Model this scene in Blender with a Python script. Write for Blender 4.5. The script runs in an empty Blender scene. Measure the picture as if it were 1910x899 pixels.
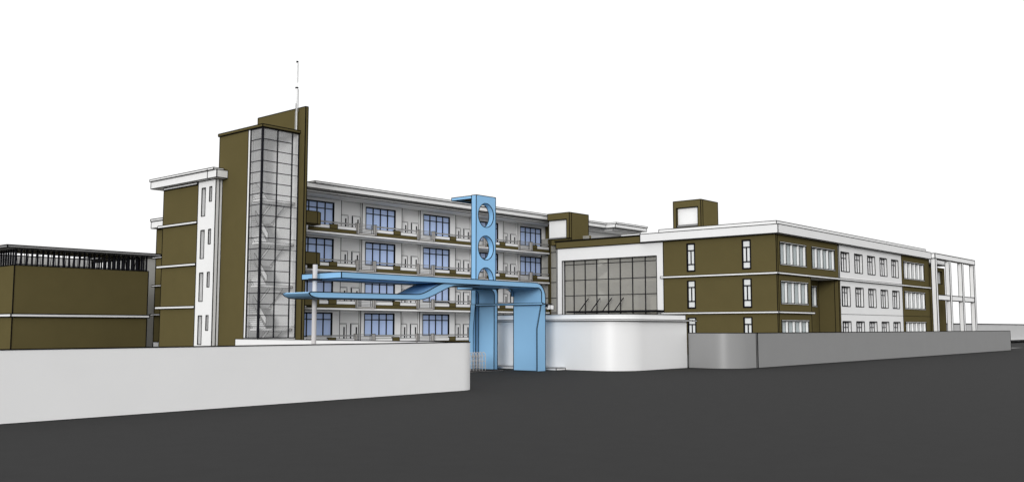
import bpy, bmesh, math
from mathutils import Vector
S = bpy.context.scene
COL = S.collection
WL = {}            # world location of every empty / part, so that children can be placed under their thing

# ------------------------------------------------------------------ materials
def mat(name, col, rough=0.75, var=0.03, scale=0.6, spec=0.25, metal=0.0, bump=0.0):
    m = bpy.data.materials.new(name); m.use_nodes = True
    nt = m.node_tree; b = nt.nodes['Principled BSDF']
    tc = nt.nodes.new('ShaderNodeTexCoord')
    n1 = nt.nodes.new('ShaderNodeTexNoise'); n1.inputs['Scale'].default_value = scale; n1.inputs['Detail'].default_value = 6
    nt.links.new(tc.outputs['Object'], n1.inputs['Vector'])
    mr = nt.nodes.new('ShaderNodeMapRange')
    mr.inputs['From Min'].default_value = .3; mr.inputs['From Max'].default_value = .7
    mr.inputs['To Min'].default_value = 1 - var; mr.inputs['To Max'].default_value = 1 + var
    nt.links.new(n1.outputs['Fac'], mr.inputs['Value'])
    vm = nt.nodes.new('ShaderNodeVectorMath'); vm.operation = 'SCALE'
    vm.inputs[0].default_value = col; nt.links.new(mr.outputs['Result'], vm.inputs['Scale'])
    nt.links.new(vm.outputs['Vector'], b.inputs['Base Color'])
    b.inputs['Roughness'].default_value = rough; b.inputs['Metallic'].default_value = metal
    b.inputs['Specular IOR Level'].default_value = spec
    if bump:
        n2 = nt.nodes.new('ShaderNodeTexNoise'); n2.inputs['Scale'].default_value = 25
        bp = nt.nodes.new('ShaderNodeBump'); bp.inputs['Strength'].default_value = bump; bp.inputs['Distance'].default_value = .02
        nt.links.new(tc.outputs['Object'], n2.inputs['Vector']); nt.links.new(n2.outputs['Fac'], bp.inputs['Height'])
        nt.links.new(bp.outputs['Normal'], b.inputs['Normal'])
    return m

def glass(name, tint, solid, fac, gloss=0.06):
    m = bpy.data.materials.new(name); m.use_nodes = True
    nt = m.node_tree; nt.nodes.clear()
    out = nt.nodes.new('ShaderNodeOutputMaterial')
    tr = nt.nodes.new('ShaderNodeBsdfTransparent'); tr.inputs['Color'].default_value = (*tint, 1)
    df = nt.nodes.new('ShaderNodeBsdfDiffuse'); df.inputs['Color'].default_value = (*solid, 1)
    gl = nt.nodes.new('ShaderNodeBsdfGlossy'); gl.inputs['Roughness'].default_value = .05
    m1 = nt.nodes.new('ShaderNodeMixShader'); m1.inputs[0].default_value = fac
    m2 = nt.nodes.new('ShaderNodeMixShader'); m2.inputs[0].default_value = gloss
    nt.links.new(tr.outputs[0], m1.inputs[1]); nt.links.new(df.outputs[0], m1.inputs[2])
    nt.links.new(m1.outputs[0], m2.inputs[1]); nt.links.new(gl.outputs[0], m2.inputs[2])
    nt.links.new(m2.outputs[0], out.inputs['Surface'])
    return m

M = dict(
    white=mat('white_render', (.80, .80, .80), var=.012, spec=.1),
    corridor=mat('corridor_render', (.88, .88, .88), var=.01, spec=.1),
    satin=mat('satin_white_render', (.80, .80, .80), var=.01, rough=.38, spec=.55),
    satingrey=mat('satin_grey_render', (.272, .272, .272), var=.01, rough=.38, spec=.45),
    bright=mat('bright_white_paint', (.90, .90, .90), var=.01, spec=.1),
    brown=mat('brown_render', (.109, .0895, .0385), var=.03, spec=.0),
    olive=mat('dark_brown_panel', (.05, .043, .018), var=.03, spec=.05),
    blue=mat('light_blue_paint', (.262, .498, .75), var=.012, spec=.15, rough=.6),
    grey=mat('grey_render', (.272, .272, .272), var=.015, spec=.1),
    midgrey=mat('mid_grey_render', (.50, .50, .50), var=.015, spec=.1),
    linkgrey=mat('link_grey_render', (.45, .45, .44), var=.015, spec=.1),
    farwall=mat('far_wall_render', (.55, .55, .55), var=.015, spec=.1),
    darkgrey=mat('dark_grey_fascia', (.26, .26, .26), var=.02, spec=.1),
    soffit=mat('grey_soffit', (.80, .80, .80), var=.02, spec=.05),
    line=mat('black_line', (.006, .006, .006), var=.0, rough=.9, spec=.0),  # drawn outline added along the edges of the parts
    frame=mat('black_window_frame', (.008, .008, .012), var=.05, rough=.6, spec=.1),
    pane=mat('blue_window_glass', (.54, .68, 1.0), var=.03, rough=.35, spec=.15),
    greypane=mat('grey_window_glass', (.44, .49, .50), var=.04, rough=.35, spec=.3),
    palepane=mat('pale_window_glass', (.74, .76, .76), var=.03, rough=.35, spec=.2),
    steel=mat('brushed_steel', (.55, .53, .52), rough=.45, var=.05, spec=.4),
    rail=mat('grey_rail_paint', (.58, .56, .54), rough=.6, var=.02),
    column=mat('grey_column_paint', (.62, .60, .60), rough=.5, var=.015, spec=.4),
    asphalt=mat('asphalt', (.0355, .0355, .0355), rough=.95, var=.035, scale=1.5, spec=.05, bump=.08),
    paving=mat('pale_bounce_paving', (.20, .20, .195), rough=.9, var=.03),
    clear=glass('sheen_glass', (1, 1, 1), (.90, .90, .90), .12, .01),  # white diffuse share paints a sheen that brightens the dim interior
    smoke=glass('smoky_glass', (.86, .85, .81), (.62, .61, .575), .36, .02),
)

# ------------------------------------------------------------------ mesh builder
class MB:
    def __init__(s): s.v = []; s.f = []; s.smooth = []
    def add(s, vs, fs, sm=False):
        n = len(s.v); s.v += [tuple(map(float, p)) for p in vs]
        s.f += [tuple(i + n for i in f) for f in fs]; s.smooth += [sm] * len(fs); return s
    def box(s, x0, x1, y0, y1, z0, z1):
        x0, x1 = sorted((x0, x1)); y0, y1 = sorted((y0, y1)); z0, z1 = sorted((z0, z1))
        return s.add([(x0,y0,z0),(x1,y0,z0),(x1,y1,z0),(x0,y1,z0),(x0,y0,z1),(x1,y0,z1),(x1,y1,z1),(x0,y1,z1)],
                     [(0,3,2,1),(4,5,6,7),(0,1,5,4),(1,2,6,5),(2,3,7,6),(3,0,4,7)])
    def prism(s, pts, axis, a, b, smooth=()):
        """pts: 2-D outline; axis 'x' (pts = y,z), 'y' (pts = x,z) or 'z' (pts = x,y); smooth: indices of curved side faces"""
        def P(p, t): return {'x': (t, p[0], p[1]), 'y': (p[0], t, p[1]), 'z': (p[0], p[1], t)}[axis]
        n = len(pts); vs = [P(p, a) for p in pts] + [P(p, b) for p in pts]
        k = len(s.v); s.v += vs
        s.f += [tuple(k + i for i in range(n))[::-1], tuple(k + n + i for i in range(n))]; s.smooth += [False, False]
        for i in range(n):
            j = (i + 1) % n
            s.f.append((k+i, k+j, k+n+j, k+n+i)); s.smooth.append(i in smooth)
        return s
    def tube(s, p, q, r, n=10, r2=None):
        p = Vector(p); q = Vector(q); d = (q - p).normalized(); r2 = r if r2 is None else r2
        u = d.orthogonal().normalized(); w = d.cross(u)
        vs = []
        for c, rr in ((p, r), (q, r2)):
            for i in range(n):
                a = 2 * math.pi * i / n; vs.append(c + rr * (math.cos(a) * u + math.sin(a) * w))
        k = len(s.v); s.v += [tuple(v) for v in vs]
        for i in range(n):
            j = (i + 1) % n; s.f.append((k+i, k+j, k+n+j, k+n+i)); s.smooth.append(True)
        s.f += [tuple(k + i for i in range(n))[::-1], tuple(k + n + i for i in range(n))]; s.smooth += [False, False]
        return s
    def sheet(s, axis, c, th, u0, u1, z0, z1, holes):
        """wall slab at axis ('x' or 'y') = c .. c+th with rectangular openings (u0,u1,z0,z1)"""
        us = sorted({u0, u1} | {h[i] for h in holes for i in (0, 1) if u0 < h[i] < u1})
        zs = sorted({z0, z1} | {h[i] for h in holes for i in (2, 3) if z0 < h[i] < z1})
        def solid(i, j):
            if not (0 <= i < len(us) - 1 and 0 <= j < len(zs) - 1): return False
            cu = (us[i] + us[i+1]) / 2; cz = (zs[j] + zs[j+1]) / 2
            return not any(h[0] < cu < h[1] and h[2] < cz < h[3] for h in holes)
        def P(u, z, t): return (c + t * th, u, z) if axis == 'x' else (u, c + t * th, z)
        for i in range(len(us) - 1):
            for j in range(len(zs) - 1):
                if not solid(i, j): continue
                a, b, e, g = us[i], us[i+1], zs[j], zs[j+1]
                s.add([P(a,e,0),P(b,e,0),P(b,g,0),P(a,g,0)], [(0,1,2,3)])
                s.add([P(a,e,1),P(b,e,1),P(b,g,1),P(a,g,1)], [(3,2,1,0)])
                if not solid(i-1, j): s.add([P(a,e,0),P(a,g,0),P(a,g,1),P(a,e,1)], [(0,1,2,3)])
                if not solid(i+1, j): s.add([P(b,e,0),P(b,g,0),P(b,g,1),P(b,e,1)], [(3,2,1,0)])
                if not solid(i, j-1): s.add([P(a,e,0),P(b,e,0),P(b,e,1),P(a,e,1)], [(3,2,1,0)])
                if not solid(i, j+1): s.add([P(a,g,0),P(b,g,0),P(b,g,1),P(a,g,1)], [(0,1,2,3)])
        return s
    def build(s, name, m, parent=None, loc=None, w=.02, bound=True):
        """one mesh object; w = half width of the added black outline strip along every arris (0: none)"""
        pl = Vector(WL[parent.name]) if parent else Vector((0, 0, 0))
        o0 = Vector(loc) if loc is not None else pl
        w *= 1.4
        bm = bmesh.new()
        vs = [bm.verts.new(v) for v in s.v]
        for f, sm in zip(s.f, s.smooth):
            try:
                ff = bm.faces.new([vs[i] for i in f]); ff.smooth = sm
            except ValueError: pass
        bmesh.ops.remove_doubles(bm, verts=bm.verts, dist=.0005)
        bmesh.ops.recalc_face_normals(bm, faces=bm.faces)
        for e in bm.edges:
            if len(e.link_faces) == 2 and e.calc_face_angle(0) > .6: e.smooth = False
        segs = []
        if w:
            for e in bm.edges:
                if len(e.link_faces) == 2:
                    if all(f.smooth for f in e.link_faces): continue
                    if e.calc_face_angle(0) < .45: continue
                elif not bound: continue
                segs.append((e.verts[0].co.copy(), e.verts[1].co.copy()))
        for a, b in segs:
            d = (b - a)
            if d.length < .01: continue
            d.normalize()
            up = Vector((0,0,1)) if abs(d.z) < .9 else Vector((1,0,0))
            u = d.cross(up).normalized() * w; t = d.cross(u).normalized() * w
            q = [bm.verts.new(p + i*u + j*t) for p in (a, b) for i, j in ((-1,-1),(1,-1),(1,1),(-1,1))]
            for fi in ((0,1,5,4),(1,2,6,5),(2,3,7,6),(3,0,4,7),(3,2,1,0),(4,5,6,7)):
                ff = bm.faces.new([q[i] for i in fi]); ff.material_index = 1
        me = bpy.data.meshes.new(name)
        off = -Vector(o0)
        bmesh.ops.translate(bm, verts=bm.verts, vec=off)
        bm.to_mesh(me); bm.free()
        me.materials.append(M[m] if isinstance(m, str) else m)
        if w: me.materials.append(M['line'])
        o = bpy.data.objects.new(name, me); COL.objects.link(o)
        o.parent = parent; o.location = o0 - pl
        WL[o.name] = tuple(o0)
        return o

def tag(o, label=None, cat=None, group=None, kind=None):
    if label: o['label'] = label
    if cat: o['category'] = cat
    if group: o['group'] = group
    if kind: o['kind'] = kind
    return o
def thing(name, loc, label, cat, group=None):
    o = bpy.data.objects.new(name, None); COL.objects.link(o); o.location = loc
    o.empty_display_size = .5; WL[o.name] = tuple(loc)
    return tag(o, label, cat, group)
def dup(src, parent, worldloc):
    """copy a part with its sub-parts under another place of its thing"""
    c = src.copy(); COL.objects.link(c); c.parent = parent
    c.location = Vector(worldloc) - Vector(WL[parent.name]); WL[c.name] = tuple(worldloc)
    for ch in src.children:
        d = ch.copy(); COL.objects.link(d); d.parent = c; WL[d.name] = tuple(Vector(worldloc) + ch.location)
    return c
def arc(cx, cz, r, a0, a1, n=10):
    return [(cx + r * math.cos(math.radians(a0 + (a1 - a0) * i / n)), cz + r * math.sin(math.radians(a0 + (a1 - a0) * i / n))) for i in range(n + 1)]

# ------------------------------------------------------------------ ground
g = MB().add([(-1500,-1500,0),(2500,-1500,0),(2500,2500,0),(-1500,2500,0)], [(0,1,2,3)]).build('ground', 'asphalt', w=0)
tag(g, kind='structure')
p = MB()
p.add([(47.2,44.5,.004),(400,44.5,.004),(400,400,.004),(47.2,400,.004)], [(0,1,2,3)])
p.add([(-200,46,.004),(43.9,46,.004),(43.9,400,.004),(-200,400,.004)], [(0,1,2,3)])
p.add([(56.5,31,.004),(140,31,.004),(140,44.5,.004),(56.5,44.5,.004)], [(0,1,2,3)])
tag(p.build('bounce_paving', 'paving', w=0), kind='structure')  # hidden courtyard ground added pale, to bounce light up onto soffits

# ------------------------------------------------------------------ boundary walls
def strip_wall(path, th, z, curved):
    """wall along a 2-D path, thickened to its left side"""
    n = len(path); L = []
    for i in range(n):
        a = Vector(path[max(i-1,0)]); b = Vector(path[min(i+1,n-1)]); d = (b - a).normalized()
        L.append(Vector(path[i]) + Vector((-d.y, d.x)) * th)
    pts = [tuple(q) for q in path] + [tuple(q) for q in L[::-1]]
    sm = set(range(n-1)) | set(range(n, 2*n-1)) if curved else set()
    return MB().prism(pts, 'z', 0, z, smooth=sm)
path = [(-40,27.4),(0,27.4),(15,27.4),(24,27.4),(27,27.4),(28.2,27.4)] + arc(28.66, 28.4, 1.0, -90, 0, 12)[0:] + [(29.66,31)]
w1 = strip_wall(path, .24, 2.01, True).build('boundary_wall', 'white', w=.011, loc=None)
tag(w1, 'long low white wall in the left foreground with its right end rounded back', 'boundary wall')
path = [(54.72,31.93),(54.66,31.0),(54.62,30.4)] + arc(56.42, 30.3, 1.8, 180, 270, 12)[0:] + [(57.42,28.45)]
w2 = strip_wall(path, .24, 2.28, True).build('boundary_wall', 'satingrey', w=.014)
tag(w2, 'short curved grey wall between the rounded white gatehouse and the long grey wall', 'boundary wall')
w3 = MB().box(57.53, 122.4, 28.4, 28.64, 0, 2.28).build('boundary_wall', 'grey', w=.016)
tag(w3, 'long straight low grey wall in front of the brown three storey building at right', 'boundary wall')
fw = thing('boundary_wall', (150, 43.5, 0), 'distant pale grey wall seen beyond the far right end of the long grey wall', 'boundary wall')
MB().box(150, 320, 43.5, 43.9, .35, 3.25).build('wall', 'farwall', fw, w=.05)
MB().box(150, 320, 42.7, 43.5, .0, .33).build('kerb_step', 'white', fw, w=.05)
MB().box(150, 320, 41.6, 42.68, .0, .16).build('kerb_step', 'grey', fw, w=.05)
cw = MB().box(44.4, 44.64, 42.2, 68.5, 0, 1.70).build('courtyard_wall', 'white', w=.015)
tag(cw, 'low white wall running from the glass stair tower towards the blue gate', 'courtyard wall')

# ------------------------------------------------------------------ entrance gate
gate = thing('entrance_gate', (36, 37.5, 0), 'light blue entrance gate with two long canopies, two broad legs and a pierced pylon', 'gate')
W = .013
# upper canopy that bends down at its right end into the outer leg
out = [(29.27,5.32),(44.17,5.32)] + arc(44.17, 4.42, .90, 90, 0, 10)[1:] + [(45.07,4.06)]
inn = [(44.72,4.06)] + arc(44.36, 4.66, .36, 0, 90, 6) + [(29.27,5.02)]
pts = out + inn
can = MB().prism(pts, 'y', 36.2, 38.45, smooth=set(range(1, 12)) | set(range(13, 20)))
can.build('canopy', 'blue', gate, w=W)
back = MB().prism([(29.27,5.03),(29.27,5.31),(43.9,5.31),(43.9,5.03)], 'y', 38.45, 39.35)
back.build('canopy_back', 'blue', gate, w=W)
MB().prism([(42.6,5.0),(42.6,5.3),(44.2,5.3)] + arc(44.2,4.6,.7,90,0,6)[1:] + [(44.9,4.1),(44.6,4.1)] + arc(44.25,4.65,.35,0,90,4), 'y', 39.95, 41.3,
           smooth=set(range(2,9)) | set(range(10,15))).build('canopy_bend', 'blue', gate, w=W)
MB().box(42.6, 44.35, 39.353, 39.947, 5.03, 5.28).build('canopy_back', 'blue', gate, w=W)
# arched fillets beside the outer leg
MB().prism([(38.45,4.99),(38.452,4.55)] + [(38.45 + .45 - .45*math.cos(math.radians(a)), 4.55 + .44*math.sin(math.radians(a))) for a in (20,40,60,80,90)], 'x', 44.5, 44.72).build('canopy_fillet', 'blue', gate, w=.008)
# legs: narrow at the top, flaring below the cross beam
def leg(y0, y1, xo, dx=0):
    a = MB().prism([(44.68+dx,4.05),(xo,4.05),(xo,0),(44.68+dx,0)], 'y', y0+.06, y1)
    l = a.build('leg', 'blue', gate, w=W)
    b = MB().prism([(44.70+dx,4.05),(xo,4.05),(xo,0),(44.28+dx,0),(44.28+dx,2.55)], 'y', y0, y0 + .057)
    b.build('flange', 'blue', l, w=.010)
    return l
leg(36.2, 38.42, 45.07)
MB().prism([(44.6,4.08),(44.9,4.08),(44.92,0),(44.58,0)], 'y', 39.97, 41.28).build('leg', 'blue', gate, w=W)
# rolled lower canopy with an S-shaped rise
def ribbon():
    top = [(27.55,4.30),(33.4,4.34)]; bot = [(33.6,4.08),(28.0,4.02)]
    up = []; dn = []
    for i in range(13):
        t = i / 12; s = t*t*(3-2*t)
        up.append((34.35 + t*2.2, 4.36 + s*.655)); dn.append((34.45 + t*3.1, 4.08 + s*.86))
    up.append((39.2, 5.015)); dn.append((39.2, 4.99))
    tip = [(27.72,4.05),(27.5,4.13),(27.38,4.24)]
    pts = top + up + dn[::-1] + bot + tip
    n = len(pts)
    return MB().prism(pts, 'y', 36.25, 38.3, smooth=set(range(1, 15)) | set(range(17, 33)) | set(range(n-4, n)))
ribbon().build('lower_canopy', 'blue', gate, w=W)
# cross beam with its two lamps
MB().box(44.42, 44.52, 35.9, 41.4, 4.0, 4.12).build('cross_beam', 'blue', gate, w=.01)
for y in (35.75, 41.55):
    m_ = MB().box(44.6, 44.7, y-.04, y+.06, 3.86, 4.02).box(44.45, 45.2, y+.0, y+.04, 4.03, 4.08)
    l = m_.build('lamp_bracket', 'frame', gate, w=0)
    MB().box(44.85, 45.2, y-.1, y+.15, 3.72, 3.99).build('lamp_shade', 'bright', l, w=.008)
# pierced pylon
def pierced(x0, x1, z0, z1, circles, y0, y1, n=28):
    mb = MB(); cx = (x0 + x1) / 2
    zs = [z0]; cells = []
    for cz, r in circles:
        cells.append((cz - .84, cz + .84, cz, r))
    last = z0
    for a, b, cz, r in cells:
        mb_solid(mb, x0, x1, last, a, y0, y1); last = b
        for sx in (-1, 1):
            for q in range(2):
                for k in range(n // 4):
                    pass
        angs = [2*math.pi*k/n for k in range(n)]
        def rim(t):
            c, s_ = math.cos(t), math.sin(t); hw = (x1 - x0)/2; hh = (b - a)/2
            k = min(hw/abs(c) if abs(c) > 1e-6 else 1e9, hh/abs(s_) if abs(s_) > 1e-6 else 1e9)
            return (cx + c*k, cz + s_*k)
        corner = [math.atan2((b-a)/2*sz, (x1-x0)/2*sx) % (2*math.pi) for sx in (-1,1) for sz in (-1,1)]
        angs = sorted(set(angs) | set(corner)); m = len(angs)
        for i in range(m):
            t0, t1 = angs[i], angs[(i+1) % m]
            I0 = (cx + .74*math.cos(t0), cz + r*math.sin(t0)); I1 = (cx + .74*math.cos(t1), cz + r*math.sin(t1))
            O0, O1 = rim(t0), rim(t1)
            for y in (y0, y1):
                mb.add([(I0[0],y,I0[1]),(O0[0],y,O0[1]),(O1[0],y,O1[1]),(I1[0],y,I1[1])], [(0,1,2,3)])
            mb.add([(I0[0],y0,I0[1]),(I1[0],y0,I1[1]),(I1[0],y1,I1[1]),(I0[0],y1,I0[1])], [(0,1,2,3)], True)
            if abs(O0[0]-O1[0]) < 1e-5: mb.add([(O0[0],y0,O0[1]),(O1[0],y0,O1[1]),(O1[0],y1,O1[1]),(O0[0],y1,O0[1])], [(0,1,2,3)])
    mb_solid(mb, x0, x1, last, z1, y0, y1)
    mb.add([(x0,y0,z1),(x1,y0,z1),(x1,y1,z1),(x0,y1,z1)], [(0,1,2,3)])
    return mb
def mb_solid(mb, x0, x1, a, b, y0, y1):
    mb.add([(x0,y0,a),(x1,y0,a),(x1,y0,b),(x0,y0,b)], [(0,1,2,3)])
    mb.add([(x0,y1,a),(x1,y1,a),(x1,y1,b),(x0,y1,b)], [(3,2,1,0)])
    mb.add([(x0,y0,a),(x0,y1,a),(x0,y1,b),(x0,y0,b)], [(3,2,1,0)])
    mb.add([(x1,y0,a),(x1,y1,a),(x1,y1,b),(x1,y0,b)], [(0,1,2,3)])
py = pierced(44.44, 46.33, 0, 11.2, [(5.72,.79),(7.80,.79),(9.93,.79)], 41.41, 41.82)
pylon = py.build('pylon', 'blue', gate, w=W, bound=False)
MB().prism([(41.83,11.18),(43.64,11.18),(43.64,10.98),(41.83,10.98)], 'x', 44.44, 44.62).build('pylon_arm', 'blue', pylon, w=W)
MB().box(46.15, 46.33, 41.83, 43.64, 10.98, 11.18).build('pylon_arm', 'blue', pylon, w=W)
MB().box(44.63, 46.14, 43.46, 43.64, 10.98, 11.18).build('pylon_arm', 'blue', pylon, w=W)
MB().box(44.63, 46.14, 41.83, 43.45, 11.06, 11.16).build('pylon_top_panel', 'olive', pylon, w=.006)
MB().prism([(44.22,0),(44.435,0),(44.435,4.1),(44.40,4.1),(44.22,2.5)], 'y', 41.43, 41.8).build('pylon_flare', 'blue', pylon, w=.008)
# round column that carries the left end of both canopies
c = MB().tube((28.95,37.85,0), (28.95,37.85,5.72), .118, 24)
c.build('column', 'column', gate, w=0)
MB().tube((28.95,37.85,4.93), (28.95,37.85,5.02), .34, 24).build('column_collar', 'frame', gate, w=0)

# folding gate beside the blue legs
fg = thing('folding_gate', (39.5, 38.9, 0), 'retracted steel folding gate of arched tubes beside the blue inner leg', 'folding gate')
hp = None
for i in range(20):
    x = 42.42 - .26 * i
    if hp is None:
        mb = MB()
        pr = [(38.72,.06),(38.72,.98)] + [(38.9 + .18*math.cos(math.radians(a)), .98 + .16*math.sin(math.radians(a))) for a in (150,120,90,60,30)] + [(39.08,.98),(39.08,.06)]
        for a, b in zip(pr, pr[1:]): mb.tube((x,a[0],a[1]), (x,b[0],b[1]), .022, 8)
        for z in (.25, .6, .95): mb.tube((x,38.72,z), (x,39.08,z), .012, 6)
        hp = mb.build('hoop', 'steel', fg, loc=(x,38.9,0), w=0)
    else: dup(hp, fg, (x,38.9,0))
mb = MB()
for z in (.3, .55, .8):
    for i in range(19):
        x = 42.42 - .26*i
        mb.tube((x,38.72,z), (x-.26,38.72,z+.18), .01, 6)
sc = mb.build('scissor_link', 'steel', fg, loc=(39.5,38.72,0), w=0)
dup(sc, fg, (39.5,39.08,0))
MB().box(37, 44.0, 38.62, 38.72, .004, .035).box(37, 44.0, 39.08, 39.18, .004, .035).build('track', 'steel', fg, w=.006)

# ------------------------------------------------------------------ gatehouse
gh = thing('gatehouse', (50, 36, 0), 'white single storey gatehouse with a rounded corner and flat roof right of the blue gate', 'gatehouse')
def rounded(x0, y0, r, off, x1=54.6, y1=41.9):
    a = [(49.2 - (r+off)*math.cos(math.radians(t)), 34.15 - (r+off)*math.sin(math.radians(t))) for t in [90*i/16 for i in range(17)]]
    return [(x0-off, y1+off)] + a + [(x1+off, y0-off), (x1+off, y1+off)]
o = rounded(47.0, 31.95, 2.2, 0)
MB().prism(o, 'z', 0, 3.02, smooth=set(range(1, 17))).build('wall', 'satin', gh, w=.012)
o = rounded(47.0, 31.95, 2.2, .22, 54.75)
MB().prism(o, 'z', 3.03, 3.12, smooth=set(range(1, 17))).build('roof_slab', 'white', gh, w=.012)
o = rounded(47.0, 31.95, 2.2, .02, 54.4)
MB().prism(o, 'z', 3.125, 3.44, smooth=set(range(1, 17))).build('parapet', 'white', gh, w=.012)
MB().box(54.82, 55.6, 31.75, 34, 3.03, 3.10).build('canopy', 'white', gh, w=.012)
MB().box(46.05, 46.97, 36.15, 43.6, 0, .14).build('step', 'white', gh, w=.012)
MB().box(48.2, 49.1, 41.92, 41.97, .15, 2.3).build('door', 'frame', gh, w=.01)

# ------------------------------------------------------------------ sports hall at far left
sh = thing('sports_hall', (43, 98, 0), 'brown low sports hall at far left with a roof terrace screened by dark fins', 'sports hall')
MB().box(36.2, 49.43, 92.51, 112, 0, 8.45).build('wall', 'brown', sh, w=.03)
MB().box(36.0, 49.6, 92.3, 112.1, 3.64, 3.92).build('band', 'white', sh, w=.03)
MB().box(35.1, 50.2, 91.5, 97.2, 9.98, 10.22).box(35.1, 37.6, 97.2, 110, 9.98, 10.22).box(47.7, 50.2, 97.2, 110, 9.98, 10.22).box(35.1, 50.2, 110, 113, 9.98, 10.22).build('roof', 'darkgrey', sh, w=.03)
MB().box(37.7, 47.6, 101.3, 109.5, 8.46, 9.96).build('terrace_wall', 'farwall', sh, w=.03)
MB().box(36.3, 49.3, 92.60, 92.66, 9.55, 9.60).box(36.3, 49.3, 92.60, 92.66, 8.52, 8.60).build('terrace_rail', 'frame', sh, w=0)
f0 = MB().box(36.26, 36.38, 92.58, 92.78, 8.46, 9.97).build('fin', 'frame', sh, loc=(36.32,92.68,8.46), w=0)
for i in range(1, 27): dup(f0, sh, (36.32 + .498*i, 92.68, 8.46))
f1 = MB().box(36.25, 36.40, 93.2, 93.28, 8.46, 9.97).build('fin', 'frame', sh, loc=(36.32,93.24,8.46), w=0)
for i in range(1, 30): dup(f1, sh, (36.32, 93.24 + .55*i, 8.46))
for i in range(0, 34): dup(f1, sh, (49.28, 93.24 + .52*i, 8.46))
f2 = MB().tube((36.5,93.1,8.47), (36.62,93.1,9.96), .03, 6).build('screen_slat', 'frame', sh, loc=(36.55,93.1,8.46), w=0)
f3 = MB().tube((36.7,93.2,8.47), (36.58,93.2,9.96), .03, 6).build('screen_slat', 'frame', sh, loc=(36.6,93.2,8.46), w=0)
for i in range(1, 36):
    dup(f2 if i % 2 else f3, sh, (36.55 + .355*i, 93.1, 8.46))

lk = thing('link_block', (66, 122, 0), 'narrow pale grey block in the gap between brown sports hall and end wing', 'building')
MB().box(61.8, 72, 118, 126, 0, 11.85).build('wall', 'linkgrey', lk, w=.03)
MB().box(61.7, 72.1, 117.8, 126.1, 11.87, 12.4).build('roof', 'darkgrey', lk, w=.03)

rb = thing('rear_building', (75, 106, 0), 'rear brown four storey building peeping out left of the end wing', 'building')
MB().box(60.9, 112, 100, 112.2, .9, 15.05).build('wall', 'brown', rb, w=.03)
MB().box(60.05, 113, 99, 112.1, 15.1, 15.95).box(60.0, 113.1, 98.9, 112.2, 15.98, 16.25).build('roof', 'white', rb, w=.03)
for z in (11.36, 7.77, 4.16): MB().box(60.62, 60.88, 100, 112.6, z, z+.2).build('band', 'white', rb, w=.025)
MB().box(60.9, 113, 99.5, 112.2, 0, .88).build('plinth', 'white', rb, w=.03)

# ------------------------------------------------------------------ end wing of the classroom building
ew = thing('end_wing', (47, 78, 0), 'brown end wing with a white slotted panel and white bands left of the stair tower', 'building')
slots = []
for k in range(4):
    z = 12.39 - 3.74*k
    slots += [(74.26,74.86,z,z+2.5), (73.24,73.62,z+1.22,z+2.52)]
MB().sheet('x', 44.75, .35, 72.65, 75.45, 0, 15.52, slots).build('slotted_panel', 'white', ew, w=.02)
MB().box(45.11, 45.39, 72.65, 73.27, 0, 15.52).build('panel_return', 'white', ew, w=.02)
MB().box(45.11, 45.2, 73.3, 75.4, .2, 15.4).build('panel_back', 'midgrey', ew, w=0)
MB().box(45.22, 49.1, 73.3, 75.45, 0, 15.3).box(44.87, 49.1, 75.46, 81.6, 0, 15.3).build('wall', 'brown', ew, w=.022)
for z in (11.83, 8.10, 4.34):
    MB().box(44.68, 44.86, 75.47, 82.2, z, z+.2).box(44.87, 49, 81.61, 82.2, z, z+.2).build('band', 'white', ew, w=.018)
MB().box(44.3, 49.1, 73.3, 83.0, 15.55, 16.22).box(44.3, 45.39, 71.85, 73.3, 15.55, 16.22).build('roof', 'white', ew, w=.022)
MB().box(44.2, 49.1, 73.2, 83.1, 16.24, 16.42).box(44.2, 45.2, 72.2, 73.2, 16.24, 16.42).build('roof_cap', 'white', ew, w=.018)
MB().box(44.7, 44.85, 75.6, 81.4, 15.32, 15.5).build('frieze', 'soffit', ew, w=.02)

# ------------------------------------------------------------------ stair tower
st = thing('stair_tower', (47.3, 70, 0), 'tall brown stair tower with a glazed corner showing the staircase inside', 'stair tower')
MB().box(45.4, 45.68, 68.86, 73.26, 0, 19.38).build('wall', 'brown', st, w=.02)
MB().box(45.4, 45.68, 68.56, 68.85, 1.78, 19.38).build('trim', 'white', st, w=.012)
MB().box(45.69, 49.10, 71.5, 71.7, 0, 19.38).build('back_wall', 'bright', st, w=0)
MB().box(45.69, 45.75, 68.9, 71.49, 1.0, 19.38).build('lining', 'bright', st, w=0)
MB().box(49.10, 49.14, 66.95, 71.49, 1.8, 19.36).build('lining', 'bright', st, w=0)
MB().box(49.15, 49.42, 66.0, 73.1, 0, 21.68).build('fin_wall', 'brown', st, w=.022)
MB().box(45.28, 49.147, 66.65, 73.35, 19.4, 19.62).build('roof', 'brown', st, w=.02)
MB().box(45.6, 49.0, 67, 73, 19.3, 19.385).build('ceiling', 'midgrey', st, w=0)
MB().box(45.4, 49.147, 66.8, 68.85, 0, 1.76).build('plinth', 'white', st, w=.018)
MB().box(45.42, 45.43, 66.85, 68.55, 1.8, 19.36).box(45.43, 49.09, 66.82, 66.83, 1.8, 19.36).build('glazing', 'clear', st, w=0)
mb = MB()
for k in range(20):
    z = 1.80 + .923*k
    h = .028
    mb.box(45.38, 45.46, 66.78, 68.55, z-h, z+h).box(45.46, 48.45, 66.78, 66.86, z-h, z+h)
    if k % 4 in (0, 1, 3): mb.box(48.45, 49.10, 66.79, 66.85, z-h*.6, z+h*.6)
mb.build('transom', 'frame', st, w=0)
mb = MB()
for x, h in ((46.92,.036),(48.42,.036),(49.09,.035)): mb.box(x-h, x+h, 66.76, 66.88, 1.8, 19.36)
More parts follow.
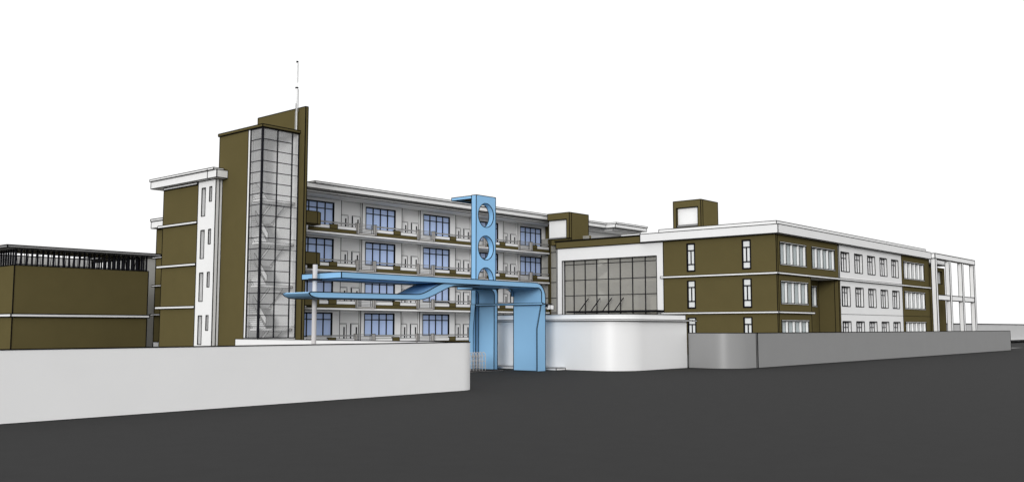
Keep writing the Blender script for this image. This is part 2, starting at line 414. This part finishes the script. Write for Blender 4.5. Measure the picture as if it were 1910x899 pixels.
mb.box(45.34, 45.50, 66.74, 66.90, 1.8, 19.36).box(45.36, 45.48, 68.46, 68.56, 1.8, 19.36)
mb.build('mullion', 'frame', st, w=0)
# staircase inside
fl = [4.45, 8.12, 11.82]; hl = [2.55, 6.15, 9.75, 13.35]
for z in fl: MB().box(45.76, 49.09, 70.3, 71.49, z-.2, z).build('landing', 'soffit', st, w=.014)
for z in hl: MB().box(45.6, 48.9, 67.0, 68.3, z-.16, z).build('landing', 'soffit', st, w=.014)
def flight(x0, x1, ya, za, yb, zb, n=11):
    mb = MB(); pts = []
    for i in range(n):
        t0, t1 = i/n, (i+1)/n
        pts += [(ya+(yb-ya)*t0, za+(zb-za)*t1), (ya+(yb-ya)*t1, za+(zb-za)*t1)]
    pts += [(yb, zb-.28), (ya, za-.12)]
    return mb.prism(pts, 'x', x0, x1)
prev = 1.0
for k, h in enumerate(hl):
    flight(47.5, 48.8, 70.3, prev, 68.3, h).build('stair_flight', 'soffit', st, w=.012)
    if k < 3:
        flight(45.85, 47.2, 68.3, h, 70.3, fl[k]).build('stair_flight', 'bright', st, w=.012); prev = fl[k]
        MB().prism([(68.35,h+.35),(68.35,h+.95),(70.3,fl[k]+.95),(70.3,fl[k]+.25)], 'x', 47.22, 47.28).build('balustrade', 'white', st, w=.01)
flight(45.85, 47.2, 68.3, 13.35, 70.3, 15.1).build('stair_flight', 'white', st, w=.01)
for z in (1.9, 5.2, 8.8, 12.5):
    f_ = MB().box(45.9, 46.85, 71.45, 71.49, z, z+1.35).build('window', 'frame', st, w=0)
    MB().box(45.98, 46.77, 71.42, 71.445, z+.06, z+1.29).build('pane', 'pane', f_, w=0)
# mast on the tower roof
ms = thing('antenna_mast', (48.6, 68, 19.6), 'thin white antenna mast rising behind the stair tower roof', 'mast')
mx, my = 48.83, 66.9
MB().tube((mx,my,19.62), (mx,my,21.3), .095, 12).tube((mx,my,21.3), (mx,my,23.4), .075, 12).tube((mx,my,23.4), (mx,my,25.7), .04, 10).build('pole', 'bright', ms, w=0)
MB().tube((mx,my,23.36), (mx,my,23.46), .14, 12).tube((mx,my,25.66), (mx,my,25.78), .10, 10).build('collar', 'frame', ms, w=0)
MB().box(mx+.09, mx+.13, my-.1, my-.06, 21.3, 23.3).box(mx+.05, mx+.08, my-.06, my-.03, 23.9, 25.6).box(mx-.14, mx-.10, my-.1, my-.06, 19.7, 22).build('pole_outline', 'darkgrey', ms, w=0)  # dark strips added as drawn edge lines of the white pole

# ------------------------------------------------------------------ classroom building
cb = thing('classroom_building', (72, 76, 0), 'long white four storey classroom building with access balconies and blue windows', 'building')
FZ = [.95, 4.48, 8.02, 11.55]
WX = [53.45 + 7.96*k for k in range(5)]; WW = 3.97
holes = [(x, x+WW, f+.84, f+3.1) for f in FZ for x in WX]
bays = []
edges = [49.45]
for k in range(4): bays.append((58.32 + 7.97*k, 60.95 + 7.97*k))
xs = 49.45
for k, (a, b) in enumerate(bays + [(90.1, None)]):
    hs = [h for h in holes if xs <= h[0] and h[1] <= a]
    MB().sheet('y', 72.3, .5, xs, a, .5, 15.0, hs).build('wall', 'corridor', cb, w=.018)
    xs = b
for a, b in bays: MB().box(a, b, 72.6, 72.8, .5, 15.0).build('recess_wall', 'corridor', cb, w=.012)
MB().box(49.45, 90.0, 73.0, 84, .5, 15.0).build('core', 'white', cb, w=0)
# windows
wp = None
for f in FZ:
    for x in WX:
        L = (x, 72.42, f+.84)
        if wp is None:
            mb = MB()
            for t in range(5):
                u = x + .055 + (WW-.11)*t/4; mb.box(u-.055, u+.055, 72.34, 72.44, f+.84, f+3.1)
            mb.box(x, x+WW, 72.345, 72.435, f+.84, f+.93).box(x, x+WW, 72.345, 72.435, f+3.0, f+3.1).box(x, x+WW, 72.35, 72.43, f+2.42, f+2.51)
            wp = mb.build('window', 'frame', cb, loc=L, w=0)
            MB().box(x+.01, x+WW-.01, 72.40, 72.42, f+.85, f+3.09).build('pane', 'pane', wp, w=0)
        else: dup(wp, cb, L)
# doors
dp = None
for f in FZ:
    for a, b in bays:
        for dx in (.12, 1.66):
            x = a + dx; L = (x, 72.6, f)
            if dp is None:
                mb = MB().box(x-.10, x+.96, 72.53, 72.60, f, f+2.1)
                dp = mb.build('door', 'frame', cb, loc=L, w=0)
                MB().box(x, x+.85, 72.50, 72.53, f, f+1.98).build('leaf', 'bright', dp, w=0)
                MB().box(x+.52, x+.68, 72.48, 72.50, f+.1, f+1.75).build('dark_slit', 'frame', dp, w=0)  # black strip stands in for the dark slit of the ajar leaf
                MB().box(x-.06, x+.9, 72.47, 72.53, f+2.0, f+2.05).build('head_trim', 'bright', dp, w=0)
            else: dup(dp, cb, L)
# balcony slabs, parapets, panels, rails, barred units
for f in FZ:
    MB().box(49.45, 88.3, 70.3, 72.28, f-.20, f-.02).build('balcony_slab', 'corridor', cb, w=.016)
    MB().box(49.45, 88.3, 70.25, 70.29, f-.20, f+.0).build('slab_edge', 'bright', cb, w=.012)
def seg(x0, x1, f):
    pil = [(max(x0, x0 + 2.35 - (5.6 - (x1 - x0))), x0 + 3.27 - (5.6 - (x1 - x0)))]
    a, b = x1 - 3.2, x1 - 2.3
    if x1 - x0 < 3: a = b = None
    mb = MB().box(x0, x1, 70.32, 70.46, f, f+.34)
    if a: mb.box(a, b, 70.30, 70.47, f+.342, f+.76)
    pp = mb.build('parapet', 'brown', cb, w=.012)
    spans = ([(x0, a), (b, x1)] if a else [(x0, x1)])
    for u, v in spans:
        if v - u > .1: MB().box(u+.01, v-.01, 70.34, 70.44, f+.345, f+.66).build('panel', 'white', pp, w=.012)
    MB().box(x0, x1, 70.33, 70.40, f+.88, f+.97).build('handrail', 'bright', cb, w=.014)
ux = [58.62 + 8.0*k for k in range(4)]
up_ = None
for f in FZ:
    seg(53.0, 58.6, f)
    for k in range(3): seg(61.05 + 8.0*k, 66.6 + 8.0*k, f)
    seg(85.15, 88.3, f)
    for x in ux:
        L = (x, 70.3, f)
        if up_ is None:
            mb = MB().box(x, x+.16, 70.18, 70.5, f, f+1.08).box(x+2.24, x+2.40, 70.18, 70.5, f, f+1.08).box(x+.16, x+2.24, 70.2, 70.48, f, f+.16)
            up_ = mb.build('barred_balcony', 'rail', cb, loc=L, w=.014)
            mb = MB()
            for i in range(6): mb.box(x+.16, x+2.24, 70.3, 70.34, f+.28+i*.145, f+.33+i*.145)
            mb.build('bar', 'darkgrey', up_, w=0)
            mb = MB()
            for i in range(6): mb.box(x+.2, x+.26, 70.42, 70.46, f+.25+i*.145, f+.32+i*.145)
            mb.box(x+1.95, x+1.99, 70.42, 70.46, f+.2, f+1.0).build('bracket', 'frame', up_, w=0)
        else: dup(up_, cb, L)
# chamfered brown boxes at the left end of the balconies
for z0, z1 in ((12.0,13.12),(8.32,9.4),(4.62,5.7)):
    MB().prism([(49.45,69.0),(52.92,69.0),(53.62,69.45),(53.62,70.25),(49.45,70.25)], 'z', z0, z1).build('balcony_box', 'brown', cb, w=.018)
    MB().box(53.635, 53.68, 69.9, 70.22, z0+.0, z0+.6).build('box_trim', 'bright', cb, w=.005)
MB().box(88.31, 88.75, 70.25, 70.45, 0, 15.0).build('end_post', 'brown', cb, w=.02)
# roof
pts = [(49.45,69.3),(98.7,69.3),(98.7,67.85),(106.0,67.85),(106.0,84),(49.45,84)]
MB().prism(pts, 'z', 15.3, 15.74).build('roof', 'white', cb, w=.022)
pts = [(52.75,69.2),(98.8,69.2),(98.8,67.75),(106.1,67.75),(106.1,84.1),(52.75,84.1)]
MB().prism(pts, 'z', 15.76, 15.95).build('roof_cap', 'white', cb, w=.018)
pts = [(49.45,69.75),(98.7,69.75),(98.7,68.3),(105.6,68.3),(105.6,83),(49.45,83)]
MB().prism(pts, 'z', 15.2, 15.298).build('roof_gap', 'darkgrey', cb, w=.0)
pts = [(49.45,69.9),(99.1,69.9),(99.1,68.45),(105.4,68.45),(105.4,82.9),(49.45,82.9)]
MB().prism(pts, 'z', 15.03, 15.19).build('eaves_beam', 'bright', cb, w=.018)
MB().prism([(a+.02 if a < 60 else a-.1, b+.12) for a, b in pts[:4]] + [(105.3,82.8),(49.5,82.8)], 'z', 14.99, 15.025).build('soffit', 'soffit', cb, w=.0)
MB().box(90.11, 90.75, 71.9, 72.85, 0, 14.98).build('end_fin', 'brown', cb, w=.02)
MB().box(49.45, 88.0, 70.3, 84, 0, .48).build('plinth', 'white', cb, w=.02)
MB().box(92.0, 105.0, 71.3, 82, 0, 14.98).build('rear_wall', 'white', cb, w=.02)

# ------------------------------------------------------------------ glass hall between the blocks
hb = thing('glass_hall', (86, 58, 0), 'white framed link hall with a large smoky glass front and brown top band', 'hall')
gy0, gy1, gz0, gz1 = 51.75, 63.95, 3.95, 9.97
MB().sheet('x', 82.63, .5, 50.95, 64.62, 0, 11.34, [(gy0, gy1, gz0, gz1)]).build('front_frame', 'white', hb, w=.022)
MB().box(82.5, 83.2, 50.95, 64.72, 11.36, 12.08).box(82.45, 84, 51.2, 64.85, 12.12, 12.2).build('top_band', 'brown', hb, w=.022)
MB().box(83.3, 98, 50.95, 64.5, 12.0, 12.1).build('roof', 'grey', hb, w=.02)
MB().box(83.06, 83.08, gy0, gy1, gz0, gz1).build('glazing', 'smoke', hb, w=0)
mb = MB()
for y in (62.62, 61.1, 59.56, 58.03, 56.5, 54.95, 53.38): mb.box(82.98, 83.10, y-.042, y+.042, gz0, gz1)
mb.box(82.98, 83.1, 63.85, 63.95, gz0, gz1).build('mullion', 'frame', hb, w=0)
mb = MB()
for z in (9.52, 7.81, 6.12, 4.36): mb.box(82.99, 83.09, gy0, gy1, z-.032, z+.032)
mb.build('transom', 'frame', hb, w=0)
MB().box(83.6, 92, 51, 64.5, 3.7, 3.9).box(86.5, 92, 51, 64.5, 7.6, 7.85).build('floor_slab', 'white', hb, w=.02)
MB().box(92, 92.3, 51, 60.2, 3.95, 11.9).build('back_wall', 'brown', hb, w=0)
MB().box(92, 92.3, 60.2, 64.5, 3.95, 11.9).build('back_wall', 'white', hb, w=0)
MB().box(88.5, 88.56, 53.3, 56.3, 3.92, 6.1).build('inner_panel', 'bright', hb, w=.02)
flight(86.0, 87.6, 63.6, 3.9, 60.6, 5.8).build('stair_flight', 'white', hb, w=.015)
flight(87.8, 89.3, 60.6, 5.8, 63.6, 7.8).build('stair_flight', 'white', hb, w=.015)
flight(86.0, 87.6, 63.6, 7.8, 60.6, 9.7).build('stair_flight', 'white', hb, w=.015)
MB().box(80.9, 82.6, 51.0, 62.0, 4.24, 4.38).build('door_canopy', 'frame', hb, w=.015)
for y in (60.4, 58.85, 57.35, 55.85): MB().tube((81.0,y,4.4), (82.62,y,5.75), .055, 8).build('tie_rod', 'frame', hb, w=0)
# recessed glazed side beside the classroom building
MB().box(88.6, 88.64, 64.6, 71.8, 1.0, 13.3).build('side_glazing', 'smoke', hb, w=0)
MB().box(88.7, 89.0, 64.6, 71.8, 11.62, 13.3).build('side_band', 'brown', hb, w=0)
mb = MB()
for z in (11.6, 9.74, 8.01, 6.15, 4.42, 2.7): mb.box(88.54, 88.66, 64.6, 71.8, z-.04, z+.04)
mb.box(88.54, 88.66, 71.72, 71.8, 1, 13.3).build('side_transom', 'frame', hb, w=0)
MB().box(90.2, 90.4, 64.6, 71, 0, 12.9).build('side_back_wall', 'white', hb, w=0)
MB().box(82.7, 88.58, 64.63, 64.8, 0, 12.0).build('side_wall', 'white', hb, w=.02)
# brown roof hut above the hall
hut = thing('roof_hut', (88, 67, 12.5), 'brown box hut with white inset panel on the roof beside the long white building', 'roof hut')
MB().sheet('x', 86.0, .4, 65.5, 68.7, 12.9, 15.87, [(65.9, 68.7, 12.9, 15.1)]).build('front_frame', 'brown', hut, w=.022)
MB().box(86.41, 89.74, 65.5, 68.5, 12.2, 15.87).build('wall', 'brown', hut, w=.022)
MB().box(86.3, 86.40, 65.92, 68.7, 12.9, 15.08).build('inset_panel', 'white', hut, w=.012)
MB().box(86.1, 86.29, 65.92, 68.7, 12.9, 13.02).build('ledge', 'grey', hut, w=.012)

# ------------------------------------------------------------------ brown and white three-storey block
ob = thing('office_block', (100, 46, 0), 'three storey brown and white block at right with white eaves and finned windows', 'building')
X0, Y0 = 82.63, 38.7
nw = [(47.30,48.22), (41.28,42.18)]; nz = [(8.18,10.98),(4.52,7.26),(.86,3.61)]
hs = [(a,b,c_,d_) for a, b in nw for c_, d_ in nz]
MB().sheet('x', X0, .3, Y0, 50.93, 0, 11.36, hs).build('side_wall', 'brown', ob, w=.02)
np_ = None
for a, b in nw:
    for z0, z1 in nz:
        L = (X0+.2, a, z0); 
        if np_ is None:
            h = z1 - z0; t = .13
            mb = MB().box(X0+.02, X0+.07, a, b, z0, z0+t).box(X0+.02, X0+.07, a, b, z1-t, z1).box(X0+.02, X0+.07, a, a+t, z0, z1).box(X0+.02, X0+.07, b-t, b, z0, z1)
            for q in (.25, .745): mb.box(X0+.02, X0+.065, a, b, z0+h*q-.06, z0+h*q+.06)
            m_ = (a+b)/2; mb.box(X0+.02, X0+.06, m_-.06, m_+.06, z0+h*.25, z0+h*.745)
            np_ = mb.build('narrow_window', 'frame', ob, loc=L, w=0)
            MB().box(X0+.07, X0+.09, a+.01, b-.01, z0+.01, z1-.01).build('pane', 'palepane', np_, w=0)
        else: dup(np_, ob, L)
# long front: brown section, recess, white section, brown section
big = [(83.42,89.3,8.6,10.62),(90.65,96.4,8.6,10.62)]
MB().sheet('y', Y0, .45, X0+.3, 97.3, 7.8, 11.36, big).build('front_wall', 'brown', ob, w=.02)
low = [(83.42,89.5,4.92,6.95),(83.42,89.5,1.2,3.27)]
MB().sheet('y', Y0, .45, X0+.3, 90.2, 0, 7.6, low).build('front_wall', 'brown', ob, w=.02)
MB().box(90.2, 90.35, Y0+.46, 40.9, 0, 7.6).build('recess_wall', 'brown', ob, w=.015)
MB().sheet('y', 40.9, .3, 90.36, 97.29, 0, 7.6, [(95.5,96.8,4.9,6.92)]).build('recess_wall', 'brown', ob, w=.02)
MB().box(90.21, 97.29, Y0+.0, 41.2, 7.61, 7.79).build('overhang', 'soffit', ob, w=.02)
MB().box(97.3, 97.6, Y0+.46, 41.2, 0, 7.6).box(97.295, 97.6, Y0+.0, Y0+.459, 0, 7.6).build('recess_side_wall', 'brown', ob, w=.02)
sx = [98.05 + 3.83*k for k in range(5)]; sz = [(8.57,10.62),(4.9,6.95),(1.2,3.3)]
MB().sheet('y', Y0, .55, 97.61, 116.8, 0, 11.36, [(x,x+2.3,a,b) for x in sx for a, b in sz]).build('front_wall', 'white', ob, w=.022)
last = [(117.55,125.2,8.6,10.6),(117.55,125.2,4.95,6.97),(117.55,125.2,1.2,3.28)]
MB().sheet('y', Y0, .45, 116.81, 127.3, 0, 11.36, last).build('front_wall', 'brown', ob, w=.022)
# recessed small windows
sp = None
for a, b in sz:
    for x in sx:
        L = (x, Y0+.3, a)
        if sp is None:
            h = b - a; w_ = 2.3; yy = Y0+.28
            mb = MB()
            for u in (.06, .95, 1.55, 2.26): mb.box(x+u-.055, x+u+.055, yy, yy+.1, a, b)
            mb.box(x, x+w_, yy, yy+.1, a, a+.09).box(x, x+w_, yy, yy+.1, b-.09, b).box(x, x+w_, yy+.005, yy+.095, b-.62, b-.54)
            sp = mb.build('window', 'frame', ob, loc=L, w=0)
            MB().box(x+.01, x+w_-.01, yy+.06, yy+.09, a+.01, b-.01).build('pane', 'bright', sp, w=0)
            MB().box(x, x+w_, Y0-.03, Y0-.002, a-.05, a+.0).box(x-.06, x, Y0-.03, Y0-.002, a-.05, b+.05).box(x, x+w_, Y0-.03, Y0-.002, b-.03, b+.05).build('surround', 'frame', sp, w=0)
        else: dup(sp, ob, L)
# broad windows with vertical white fins
def finned(x0, x1, z0, z1, n, y=Y0, pm='greypane'):
    f_ = MB().box(x0, x1, y+.30, y+.34, z0, z1).build('finned_window', pm, ob, w=.015)
    base_ = WL[f_.name]
    st_ = (x1 - x0) / n
    for k in range(n):
        u = x0 + st_*(k+1) - .12
        if k == 0: q0 = MB().box(u, u+.10, y+.02, y+.29, z0+.05, z1-.05).build('fin', 'bright', f_, w=.012)
        else:
            q = q0.copy(); COL.objects.link(q); q.parent = f_; q.location = q0.location + Vector((st_*k, 0, 0))
    MB().box(x0-.06, x1+.04, y-.04, y-.003, z0-.08, z0).box(x0-.06, x1+.04, y-.04, y-.003, z1, z1+.08).box(x0-.08, x0, y-.04, y-.003, z0, z1).build('sill', 'bright', f_, w=.012)
for h in big + low: finned(*h, 4)
finned(95.5, 96.8, 4.9, 6.92, 1, y=40.9)
for h in last: finned(*h, 5, pm='palepane')
MB().box(X0-.22, X0-.0, Y0-.2, 51.2, 7.62, 7.80).box(X0, 128.0, Y0-.2, Y0-.003, 7.62, 7.80).build('band', 'bright', ob, w=.018)
MB().box(X0-.22, X0-.0, Y0-.2, 51.2, 3.98, 4.15).box(X0, 90.6, Y0-.2, Y0-.003, 3.98, 4.15).build('band', 'bright', ob, w=.018)
MB().box(97.62, 127.3, Y0-.02, Y0-.002, 4.03, 4.07).build('joint', 'line', ob, w=0)
MB().box(82.15, 126.8, 38.25, 53.4, 11.4, 12.24).build('roof', 'white', ob, w=.022)
MB().box(82.4, 125.6, 38.5, 51.3, 12.26, 12.58).build('roof_cap', 'white', ob, w=.018)
MB().box(83.2, 127, 50.0, 50.9, 0, 11.36).build('rear_wall', 'white', ob, w=.02)
# set-back right end
MB().sheet('y', 41.2, .4, 127.32, 142.2, 0, 11.0, [(138.3,141.1,8.76,10.5)]).build('end_wall', 'brown', ob, w=.025)
MB().box(138.3, 141.1, 41.45, 41.5, 8.76, 10.5).build('end_window', 'palepane', ob, w=.02)
MB().box(127.0, 142.6, 40.7, 50, 11.4, 12.0).build('end_roof', 'white', ob, w=.025)
MB().box(127.33, 142.1, 41.7, 50, 0, 10.9).build('end_core', 'brown', ob, w=0)
hut2 = thing('roof_hut', (88, 50, 12.4), 'brown box hut with white inset panel alone on the right block roof', 'roof hut')
MB().sheet('x', 86.0, .4, 48.45, 51.72, 12.3, 15.85, [(48.8, 51.35, 13.1, 15.12)]).build('front_frame', 'brown', hut2, w=.022)
MB().box(86.41, 89.6, 48.45, 51.72, 12.3, 15.85).build('wall', 'brown', hut2, w=.022)
MB().box(86.28, 86.40, 48.82, 51.33, 13.32, 15.1).build('inset_panel', 'white', hut2, w=.012)
MB().box(86.1, 86.40, 48.82, 51.33, 13.12, 13.31).build('ledge', 'grey', hut2, w=.012)

# white open frame at the right end
cf = thing('open_frame', (135, 38, 0), 'open white frame of tall columns and two beams at the far right end', 'frame')
c0 = MB().box(126.92, 127.58, 37.8, 38.33, 0, 11.5).build('column', 'bright', cf, loc=(127.25,38.1,0), w=.022)
for x in (133.15, 138.8, 144.45): dup(c0, cf, (x, 38.1, 0))
MB().box(126.85, 144.8, 37.78, 38.33, 11.5, 12.14).build('top_beam', 'bright', cf, w=.03)
for a, b in ((127.6,132.8),(133.5,138.45),(139.15,144.1)): MB().box(a, b, 37.86, 38.3, 6.22, 6.86).build('middle_beam', 'bright', cf, w=.03)

# ------------------------------------------------------------------ light, sky, camera
wd = bpy.data.worlds.new('World'); S.world = wd; wd.use_nodes = True
bg = wd.node_tree.nodes['Background']; bg.inputs['Color'].default_value = (1, 1, 1, 1); bg.inputs['Strength'].default_value = 1.06
sl = bpy.data.lights.new('sun', 'SUN'); sl.energy = 1.65; sl.angle = math.radians(16); sl.color = (1, .995, .985)
so = bpy.data.objects.new('sun', sl); COL.objects.link(so)
el = math.radians(10)
d = Vector((1.2, .62, 0)).normalized() * math.cos(el) + Vector((0, 0, -math.sin(el)))
so.rotation_euler = d.to_track_quat('-Z', 'Y').to_euler(); so.location = (-20, -20, 40)

cam = bpy.data.cameras.new('camera'); co = bpy.data.objects.new('camera', cam); COL.objects.link(co)
cam.sensor_width = 36; cam.sensor_fit = 'HORIZONTAL'; cam.lens = 1760 / 1910 * 36
cam.clip_start = .1; cam.clip_end = 6000
co.location = (0, 0, 2.6)
co.rotation_euler = (math.radians(90 + 5.259), 0, math.radians(40.7886 - 90))
S.camera = co
S.render.resolution_x = 1024; S.render.resolution_y = 481
S.view_settings.view_transform = 'Standard'; S.view_settings.look = 'None'
S.view_settings.exposure = 0; S.view_settings.gamma = 1; S.view_settings.use_curve_mapping = False
